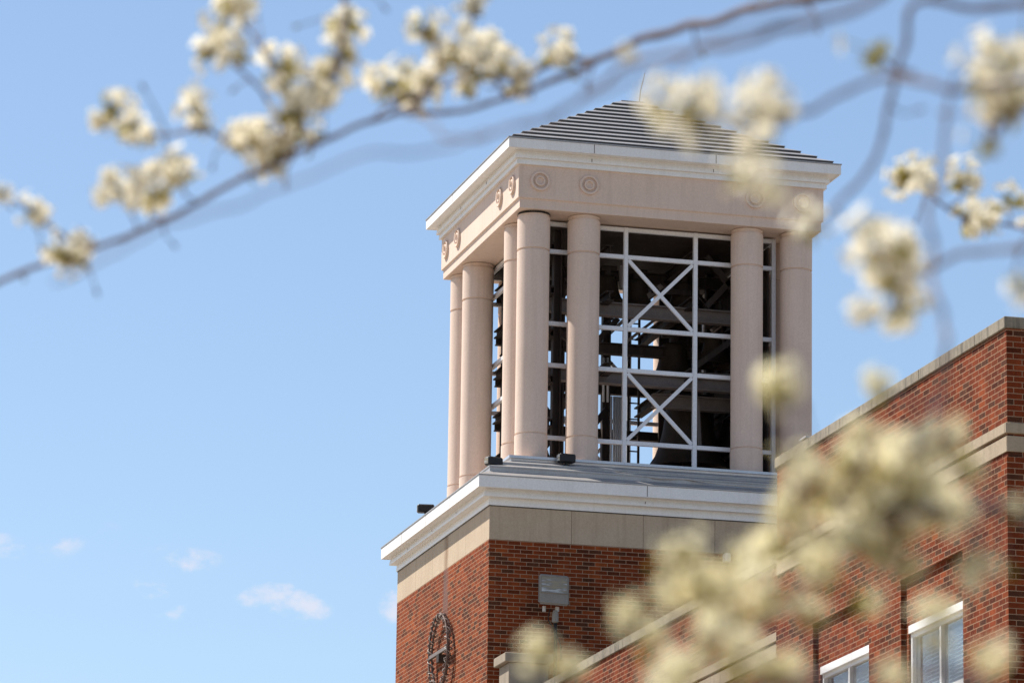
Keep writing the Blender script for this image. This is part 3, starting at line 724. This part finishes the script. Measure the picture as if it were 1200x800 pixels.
SPURS = {      # side shoots: the bough they leave, then their course
 'spur_a': ('main', [(300, 204), (338, 178), (348, 135), (326, 86), (300, 48), (283, 30), (272, 8), (266, -24)], .0040),
 'spur_b': ('main', [(335, 180), (300, 172), (265, 166), (232, 148), (190, 162), (158, 150), (128, 124)], .0038),
 'spur_c': ('main', [(345, 178), (318, 122), (288, 90), (256, 62)], .0034),
 'spur_d': ('main', [(372, 165), (352, 140), (384, 92), (400, 62), (404, 10), (412, -24)], .0038),
 'spur_e': ('main', [(700, 70), (655, 68), (612, 92), (570, 88), (520, 102), (480, 114), (440, 136)], .0045),
 'spur_f': ('main', [(592, 112), (574, 84), (556, 46), (560, -10)], .0036),
 'spur_g': ('main', [(482, 128), (516, 84), (506, 48), (496, 30)], .0032),
 'spur_h': ('main', [(112, 286), (82, 280), (42, 256), (2, 226), (-30, 205)], .0032),
 'spur_i': ('low', [(870, 735), (840, 700), (800, 660), (790, 640)], .0045),
 'spur_j': ('low', [(950, 665), (935, 610), (930, 560), (918, 470)], .0035),
 'spur_k': ('low', [(1060, 608), (1040, 575), (1060, 535), (1110, 510)], .0045),
 'spur_l': ('low', [(960, 660), (980, 600), (1000, 545)], .0045),
}
pts_of = {}; bms = {}
for name, (zt, pts) in BRANCHES.items():
    kd, kr = {'low': (1.15, .58), 'lower': (1.15, .6), 'drop': (1.12, .62), 'side': (1.05, .5), 'rim': (1.1, .7), 'faint': (1, .62), 'second': (1, .48), 'third': (1, .40), 'mid': (1, .7), 'main': (1, .66)}.get(name, (1, .85))
    P3 = [tuple(at(x, y, d*kd)) + (r*kr,) for x, y, d, r in pts]
    t0 = trunk_at(zt); P3 = [(*t0, .03)] + P3
    cur = spline(P3, 9)
    sm_ = []
    for i, p in enumerate(cur):
        n = noise.noise_vector(Vector(p[:3])*9)*.009 + noise.noise_vector(Vector(p[:3])*31)*.004
        sm_.append((p[0]+n.x, p[1]+n.y, p[2]+n.z, max(.0015, p[3]*(1+.18*(i % 5 == 0)))))
    bm = NB(); tube(bm, [p[:3] for p in sm_], [p[3] for p in sm_], 8)
    pts_of[name] = [(Vector(p[:3]), p[3]) for p in sm_]; bms[name] = bm

for name, (src, pts, r0) in SPURS.items():
    dirv = ray(*pts[0]).normalized(); eye = Vector((0, 0, H))
    rt = min(pts_of[src], key=lambda pr: ((pr[0]-eye).normalized()-dirv).length)[0]; d0 = (rt-eye).dot(CF)
    P3 = [(*rt, r0)] + [(*at(x, y, d0*(1+.012*math.sin(i*1.7))), r0*(1-.55*i/len(pts))) for i, (x, y) in enumerate(pts) if i]
    sm_ = []
    for i, p in enumerate(spline(P3, 7)):
        n = noise.noise_vector(Vector(p[:3])*14)*.007
        sm_.append((p[0]+n.x, p[1]+n.y, p[2]+n.z, max(.0012, p[3]*(1+.25*(i % 4 == 0)))))
    bm = NB(); tube(bm, [p[:3] for p in sm_], [p[3] for p in sm_], 7)
    pts_of[name] = [(Vector(p[:3]), p[3]) for p in sm_]; bms[name] = bm

# flower clusters: a handful of meshes, copied
def petal(b, c, n, u, r):
    """one cupped petal: six faces around a mid rib"""
    v = n.cross(u)
    def pt(a, w, lift): return b.verts.new(c + u*(a*r) + v*(w*r) + n*(lift*r))
    base = pt(.06, 0, .0); l1 = pt(.42, .30, .10); r1 = pt(.42, -.30, .10); m1 = pt(.45, 0, .03); l2 = pt(.84, .34, .26); r2 = pt(.84, -.34, .26); m2 = pt(1.0, 0, .24)
    for f in ((base, r1, m1), (base, m1, l1), (l1, m1, m2, l2), (m1, r1, r2, m2)): b.faces.new(f).material_index = 0
def flower(b, c, n, r, rr):
    u0 = n.orthogonal().normalized(); a0 = rr.uniform(0, 6.28)
    for k in range(5):
        q = Matrix.Rotation(a0+k*2*math.pi/5+rr.uniform(-.12, .12), 3, n)
        petal(b, c, n, (q @ u0).normalized(), r*rr.uniform(.88, 1.1))
    for k in range(7):
        q = Matrix.Rotation(a0+k*.9, 3, n); d = (q @ u0)*(r*rr.uniform(.1, .28)) + n*(r*rr.uniform(.3, .5))
        p = c+d; s = r*.075
        vs = [b.verts.new(p+Vector(w)*s) for w in ((1, 0, 0), (0, 1, 0), (-1, -1, 0), (0, 0, 1.3))]
        for f in ((0, 1, 3), (1, 2, 3), (2, 0, 3)): b.faces.new([vs[i] for i in f]).material_index = 3
def leaf(b, c, d, n, L):
    w = d.cross(n).normalized(); k = [(0, 0, 0), (.35, .17, .05), (.7, .14, .06), (1, 0, -.05)]
    mid = [b.verts.new(c+d*(a*L)+n*(h*L*.3)) for a, _, h in k]
    for s in (1, -1):
        e = [mid[0]] + [b.verts.new(c+d*(a*L)+w*(s*q*L)+n*((h+.12)*L)) for a, q, h in k[1:3]] + [mid[3]]
        for i in range(3):
            f = [mid[i], mid[i+1], e[i+1], e[i]]
            f = [v for j, v in enumerate(f) if v not in f[:j]]
            b.faces.new(f).material_index = 1
def cluster_mesh(seed, nf, rad, leaves, elong=1.0, lop=.3, pm='petal'):
    """a loose umbel: flowers on stalks of unequal length, buds and young leaves between"""
    rr = random.Random(seed); b = NB()
    tube(b, [(0, 0, -.004), (0, 0, rad*.25)], [.0022, .0016], 6, 2)
    side = Vector((rr.uniform(-1, 1), rr.uniform(-1, 1), 0)).normalized()*lop
    for k in range(nf):
        zc = 1-1.35*(k+.5)/nf; a = k*2.39996+rr.uniform(-.5, .5); s = math.sqrt(max(0, 1-zc*zc))
        n = (Vector((s*math.cos(a), s*math.sin(a), zc)) + side + Vector([rr.uniform(-.3, .3) for _ in range(3)])).normalized()
        R1 = rad*rr.choice((.45, .7, .85, 1.0, 1.15, 1.3)); c = Vector((n.x*R1, n.y*R1, rad*.5*elong+n.z*R1*elong))
        tube(b, [(0, 0, rad*.2), tuple(c*.55+Vector((0, 0, rad*.1))), tuple(c)], [.0008, .0007, .0009], 4, 1)
        if k % 6 == 5:                     # an unopened bud
            lathe(b, 0, 0, [(.0008, -.004), (.0036, -.001), (.0044, .003), (.0028, .007), (.0005, .009)], 8, n, c, 0)
        else:
            tilt = (n + Vector([rr.uniform(-.45, .45) for _ in range(3)])).normalized()
            flower(b, c, tilt, .0135*rr.uniform(.8, 1.2), rr)
    for k in range(leaves):
        a = rr.uniform(0, 6.28); d = Vector((math.cos(a), math.sin(a), rr.uniform(-.6, .6))).normalized()
        leaf(b, Vector((0, 0, rad*.1)), d, d.orthogonal().normalized(), rad*rr.uniform(.7, 1.25))
    b.normal_update()
    me = bpy.data.meshes.new('blossom_cluster'); b.to_mesh(me); b.free()
    for m in (pm, 'leaf', 'bark', 'stamen'): me.materials.append(MT[m])
    return me
CM = [cluster_mesh(*a) for a in ((1, 22, .030, 5, 1, .3), (2, 18, .030, 6, 1.15, .5), (3, 26, .030, 4, .85, .2), (4, 16, .030, 7, 1.3, .4), (5, 20, .030, 5, 1, .6), (6, 12, .030, 8, 1.0, .5), (7, 24, .030, 4, 1.1, .4), (8, 15, .030, 6, .9, .7))]
BUD = cluster_mesh(9, 1, .022, 15, 1.5)
CL_LOW = [cluster_mesh(*a) for a in ((21, 20, .030, 10, 1, .4, 'petal_cream'), (22, 18, .030, 11, 1.15, .5, 'petal_cream'), (23, 22, .030, 8, .9, .3, 'petal_cream'), (24, 16, .030, 12, 1.2, .6, 'petal_cream'))]

# (px, py, apparent size in px, branch)
CL = {
 'main': [(80, 296, 50), (140, 222, 50), (178, 224, 54), (212, 205, 38), (38, 250, 34), (3, 226, 24), (130, 126, 44), (158, 148, 42), (224, 130, 46), (290, 166, 48), (322, 172, 50), (345, 132, 46), (357, 152, 40),
          (253, 58, 46), (284, 66, 28), (272, 14, 54), (280, 2, 40), (325, 84, 54), (366, 108, 42), (458, 98, 46), (488, 112, 46), (516, 78, 38), (552, 56, 52), (562, 86, 44), (590, 74, 38), (602, 98, 30), (653, 62, 50),
          (332, 78, 36), (318, 192, 32), (300, 150, 30), (380, 118, 28), (440, 92, 28), (472, 86, 34), (503, 98, 30), (532, 62, 34), (545, 102, 28), (576, 60, 34), (612, 84, 24), (116, 142, 28), (170, 160, 28), (236, 150, 24), (192, 202, 30), (96, 284, 26), (264, 38, 34)],
 'upper': [(403, 24, 52), (398, 66, 44), (384, 88, 40), (497, 34, 44), (556, 8, 36)],
 'second': [(735, 66, 20)],
 'faint': [(784, 118, 66), (818, 134, 64), (886, 134, 70), (906, 122, 56), (866, 204, 44), (890, 206, 46), (880, 176, 42), (902, 226, 30)],
 'side': [(945, 262, 44)],
 'rim': [(1170, 86, 78), (1182, 120, 60), (1190, 70, 50), (1158, 118, 40)],
 'spray': [(1066, 204, 48), (1084, 210, 30), (1130, 215, 42), (1184, 236, 44), (1132, 254, 50), (1160, 256, 32)],
 'mid': [(1036, 288, 70), (1056, 300, 56), (1046, 326, 60), (1054, 360, 52), (1016, 366, 34), (1198, 334, 40)],
 'drop': [(1032, 452, 42), (1052, 536, 74), (1082, 528, 64), (1112, 512, 50), (1028, 572, 70), (1092, 568, 54)],
 'low': [(916, 456, 56), (798, 652, 54), (802, 692, 62), (838, 690, 70), (862, 722, 72), (902, 690, 72), (938, 642, 64), (928, 598, 56), (932, 552, 54), (980, 590, 64), (1000, 540, 62), (1010, 622, 70), (962, 664, 60), (1060, 604, 60), (1122, 592, 42), (736, 716, 44),
         (1146, 668, 56), (1186, 596, 26), (898, 640, 56), (870, 660, 50), (1138, 548, 40), (1078, 578, 52), (958, 566, 52), (990, 642, 54), (1036, 640, 52), (1066, 664, 46), (1012, 704, 40), (950, 716, 44), (1108, 606, 48), (1012, 506, 40)],
 'lower': [(630, 762, 46), (666, 782, 42), (762, 752, 48), (800, 782, 56), (868, 772, 62), (905, 784, 48), (782, 800, 54), (932, 792, 46), (1100, 716, 44), (1094, 752, 36), (1162, 770, 46), (1046, 786, 40), (830, 752, 52)],
}
cl_count = 0
objs = {}
for bn, lst in CL.items():
    fam = {'main': ('main', 'spur_a', 'spur_b', 'spur_c', 'spur_d', 'spur_e', 'spur_f', 'spur_g', 'spur_h'), 'upper': ('spur_d', 'spur_f', 'spur_g', 'spur_a'),
           'low': ('low', 'spur_i', 'spur_j', 'spur_k', 'spur_l'), 'drop': ('drop', 'spur_k')}.get(bn, (bn,))
    path = [(p, r, k) for k in fam for p, r in pts_of[k]]
    for (px, py, size) in lst:
        # depth of the bough where it passes closest in direction
        dirv = ray(px, py).normalized()
        best = min(path, key=lambda pr: (((pr[0]-Vector((0, 0, H))).normalized()-dirv).length))
        root = best[0]; d = (root-Vector((0, 0, H))).dot(CF)*rnd.uniform(.985, 1.015)
        c = at(px, py, d)
        lowset = bn in ('low', 'lower', 'drop')
        rad = size*(.43 if lowset else .50)*d/FPX
        grow = (c-root)
        axis = grow.normalized() if grow.length > .02 else Vector((rnd.uniform(-1, 1), rnd.uniform(-1, 1), rnd.uniform(.2, 1))).normalized()
        axis = (axis + Vector((rnd.uniform(-.4, .4), rnd.uniform(-.5, .3), rnd.uniform(.2, 1.0)))).normalized()
        base = c - axis*rad*.55
        if (base-root).length > .008:
            mid = (base+root)/2 + Vector((rnd.uniform(-.012, .012), rnd.uniform(-.012, .012), -.006))
            tw = spline([(*root, max(.0016, best[1]*.5)), (*mid, .0019), (*base, .0016)], 5)
            tube(bms[best[2]], [p[:3] for p in tw], [p[3] for p in tw], 6)
        objs.setdefault(best[2], []).append((base, axis, rad/.030, rnd.choice(CL_LOW if lowset else CM))); cl_count += 1
objs['side'].append((at(1030, 66, 5.0), (at(1012, 38, 5.0)-at(1030, 66, 5.0)).normalized(), 1.25, BUD))
objs['rim'].append((at(1160, 176, 4.4), (at(1150, 140, 4.4)-at(1160, 176, 4.4)).normalized(), .9, BUD))
tw = spline([(*at(1070, 88, 5.1), .004), (*at(1045, 80, 5.0), .003), (*at(1030, 66, 5.0), .002)], 5); tube(bms['side'], [p[:3] for p in tw], [p[3] for p in tw], 6)
for name, bm in bms.items():               # side twigs with swollen buds
    last = None
    if name in ('third', 'second', 'faint', 'mid', 'drop'): continue
    for p, r in pts_of[name]:
        if last is not None and (p-last).length < (.10 if name in SPURS else .13): continue
        q = p-Vector((0, 0, H)); dz = q.dot(CF)
        if dz < 1 or abs(q.dot(CR)/dz) > .14 or abs(q.dot(CU)/dz) > .10: continue
        last = p; L_ = rnd.uniform(.025, .085)
        d = Vector([rnd.uniform(-1, 1) for _ in range(3)]).normalized(); k = (d + Vector([rnd.uniform(-.7, .7) for _ in range(3)])).normalized()
        m_ = p+d*L_*.55; e_ = m_+k*L_*.45
        tube(bm, [p, m_, e_], [max(.0013, r*.45), .0013, .0010], 5)
        lathe(bm, 0, 0, [(.0008, -.001), (.0026, .002), (.0030, .006), (.0016, .011), (.0004, .013)], 6, k, e_, rnd.choice((0, 0, 1)))
for name, bm in bms.items():
    br_ = mk('branch', bm, ('bark', 'leaf'), tree)
    bl = world_loc(br_)
    for base, axis, sc, me in objs.get(name, []):
        sq = rnd.uniform(.85, 1.2)
        o = bpy.data.objects.new('blossom_cluster', me); COL.objects.link(o); o.parent = br_
        o.location = base - bl; o.scale = (sc*sq, sc/sq, sc*rnd.uniform(.9, 1.15))
        o.rotation_euler = (axis.to_track_quat('Z', 'Y') @ Matrix.Rotation(rnd.uniform(0, 6.28), 3, 'Z').to_quaternion()).to_euler()
